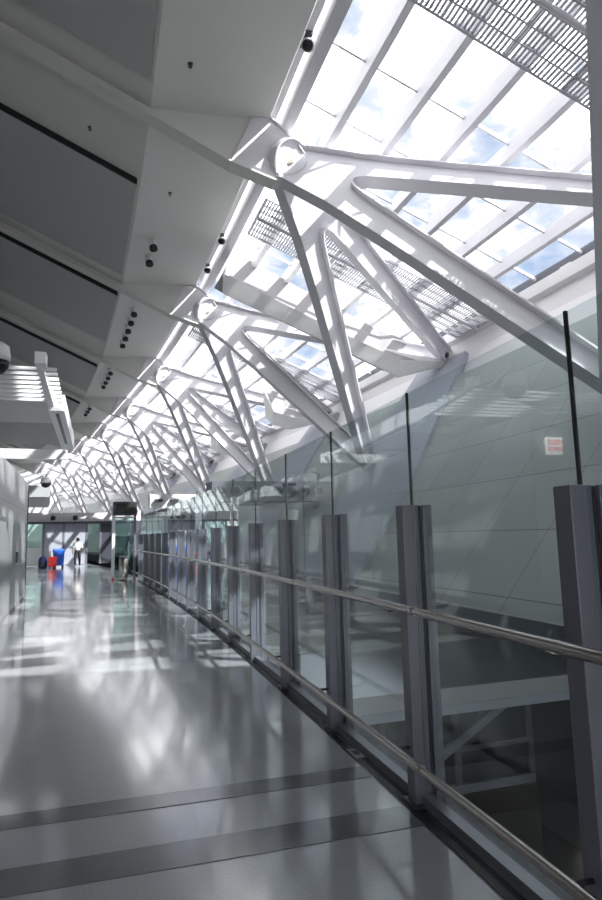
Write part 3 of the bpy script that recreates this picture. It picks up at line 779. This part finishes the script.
# person standing at the far partition, back to us, arm at the side
def person(s, X):
    t = thing('person', s, X, 0, 'person in white shirt and dark trousers at the far end', 'person')
    Mf = frame(s, X, 0)
    J = {'pel': (0,0,.95,.14), 'wai': (0,0,1.10,.125), 'che': (0,.0,1.32,.155), 'nec': (0,0,1.48,.06), 'hd': (0,.01,1.58,.085), 'top': (0,.01,1.70,.075),
         'hl': (-.10,0,.90,.095), 'kl': (-.12,.03,.50,.062), 'al': (-.12,-.01,.09,.042), 'tl': (-.13,.17,.035,.035),
         'hr': (.10,0,.90,.095), 'kr': (.13,.06,.50,.062), 'ar': (.14,.02,.09,.042), 'tr': (.16,.20,.035,.035),
         'sl': (-.20,0,1.40,.065), 'el': (-.27,-.02,1.12,.045), 'wl': (-.25,.10,.88,.032), 'fl': (-.24,.16,.78,.028),
         'sr': (.20,0,1.40,.065), 'er': (.27,-.02,1.12,.045), 'wr': (.24,.14,.92,.032), 'fr': (.22,.22,.86,.028)}
    E = [('pel','wai'),('wai','che'),('che','nec'),('nec','hd'),('hd','top'),('pel','hl'),('hl','kl'),('kl','al'),('al','tl'),('pel','hr'),('hr','kr'),('kr','ar'),('ar','tr'),
         ('che','sl'),('sl','el'),('el','wl'),('wl','fl'),('che','sr'),('sr','er'),('er','wr'),('wr','fr')]
    def skin(names, edges, grow, nm, m, root):
        me = bpy.data.meshes.new(nm); ix = {k: i for i, k in enumerate(names)}
        me.from_pydata([J[k][:3] for k in names], [(ix[a], ix[b]) for a, b in edges], [])
        o = bpy.data.objects.new(nm, me); C.objects.link(o); o.parent = t
        sm = o.modifiers.new('skin', 'SKIN'); sm.use_smooth_shade = True
        for k in names:
            v = me.skin_vertices[0].data[ix[k]]; v.radius = (J[k][3] + grow, J[k][3] + grow)
        me.skin_vertices[0].data[ix[root]].use_root = True
        sb_ = o.modifiers.new('sub', 'SUBSURF'); sb_.levels = 1; sb_.render_levels = 2
        me.materials.append(m); return o
    skin(list(J), E, 0, 'body', M['skin'], 'pel')
    skin(['pel','wai','che','nec','sl','el','sr','er'], [('pel','wai'),('wai','che'),('che','nec'),('che','sl'),('sl','el'),('che','sr'),('sr','er')], .024, 'shirt', M['shirt'], 'che')
    skin(['wai','pel','hl','kl','al','hr','kr','ar'], [('wai','pel'),('pel','hl'),('hl','kl'),('kl','al'),('pel','hr'),('hr','kr'),('kr','ar')], .018, 'trousers', M['trouser'], 'pel')
    MB().lathe(Mf @ Vector((0, -.005, 1.60)), [(.098, -.02), (.105, .05), (.09, .12), (.04, .165)], 14).build('hair', M['trouser'], t)
    for sx in (-1, 1):
        f = MB()
        for k in range(4):
            b = Vector((sx*(.245 if sx < 0 else .225) + (k - 1.5)*.012, (.165 if sx < 0 else .225), .775 if sx < 0 else .855))
            f.tube([Mf @ b, Mf @ (b + Vector((0, .03, -.04))), Mf @ (b + Vector((0, .03, -.075 + .006*abs(k-1.5))))], .008, 6)
        f.build('fingers', M['skin'], t)
    MB().lathe(Mf @ Vector((0, .10, 1.58)), [(.02, 0), (.012, .025)], 8, (0, 1, 0)).build('nose', M['skin'], t)
person(40.3, .60)

# ------------------------------------------------------------------ world, sun, camera
w = bpy.data.worlds.new('sky'); bpy.context.scene.world = w; w.use_nodes = True
nt = w.node_tree; nt.nodes.clear(); N = nt.nodes.new; L = nt.links.new
out = N('ShaderNodeOutputWorld'); bg = N('ShaderNodeBackground')
tc = N('ShaderNodeTexCoord'); mp = N('ShaderNodeMapping'); mp.inputs['Scale'].default_value = (1, 1, 1.6); mp.inputs['Location'].default_value = (.35, .1, .2)
ns = N('ShaderNodeTexNoise'); ns.inputs['Scale'].default_value = 4.6; ns.inputs['Detail'].default_value = 7; ns.inputs['Roughness'].default_value = .58
cr = N('ShaderNodeValToRGB')
cr.color_ramp.elements[0].position = .37; cr.color_ramp.elements[0].color = (.165, .21, .30, 1)
e = cr.color_ramp.elements.new(.455); e.color = (.33, .335, .37, 1); cr.color_ramp.elements[2].position = .55; cr.color_ramp.elements[2].color = (1.55, 1.53, 1.50, 1)
L(tc.outputs['Generated'], mp.inputs['Vector']); L(mp.outputs['Vector'], ns.inputs['Vector']); L(ns.outputs['Fac'], cr.inputs['Fac'])
L(cr.outputs['Color'], bg.inputs['Color']); bg.inputs['Strength'].default_value = 1.35; L(bg.outputs[0], out.inputs['Surface'])

sd = bpy.data.lights.new('sun', 'SUN'); sd.energy = 5.0; sd.angle = math.radians(.6); sd.color = (1, .97, .93)
so = bpy.data.objects.new('sun', sd); C.objects.link(so)
to = Vector((.60, -.44, .68)).normalized()
so.rotation_euler = to.to_track_quat('Z', 'Y').to_euler(); so.location = (20, -10, 30)

pit, yaw, rol, f = .13819, .26971, -.0236, 611.94
fw0 = Vector((math.sin(yaw), math.cos(yaw), 0)); rt0 = Vector((math.cos(yaw), -math.sin(yaw), 0))
fw = fw0*math.cos(pit) + Vector((0, 0, 1))*math.sin(pit); up0 = rt0.cross(fw)
rt = rt0*math.cos(rol) + up0*math.sin(rol); up = -rt0*math.sin(rol) + up0*math.cos(rol)
cd = bpy.data.cameras.new('camera'); co = bpy.data.objects.new('camera', cd); C.objects.link(co)
cd.sensor_fit = 'HORIZONTAL'; cd.sensor_width = 36; cd.lens = f/602*36; cd.clip_start = .05; cd.clip_end = 400
co.matrix_world = Matrix(((rt.x, up.x, -fw.x, 0), (rt.y, up.y, -fw.y, 0), (rt.z, up.z, -fw.z, 1.6), (0, 0, 0, 1)))
sc = bpy.context.scene; sc.camera = co
sc.view_settings.view_transform = 'Standard'; sc.view_settings.look = 'None'; sc.view_settings.gamma = 1.0; sc.view_settings.exposure = 1.27
sc.view_settings.use_curve_mapping = False
sc.cycles.max_bounces = 12; sc.cycles.transparent_max_bounces = 40; sc.cycles.glossy_bounces = 6; sc.cycles.diffuse_bounces = 5
sc.cycles.use_denoising = True; sc.cycles.sample_clamp_indirect = 6
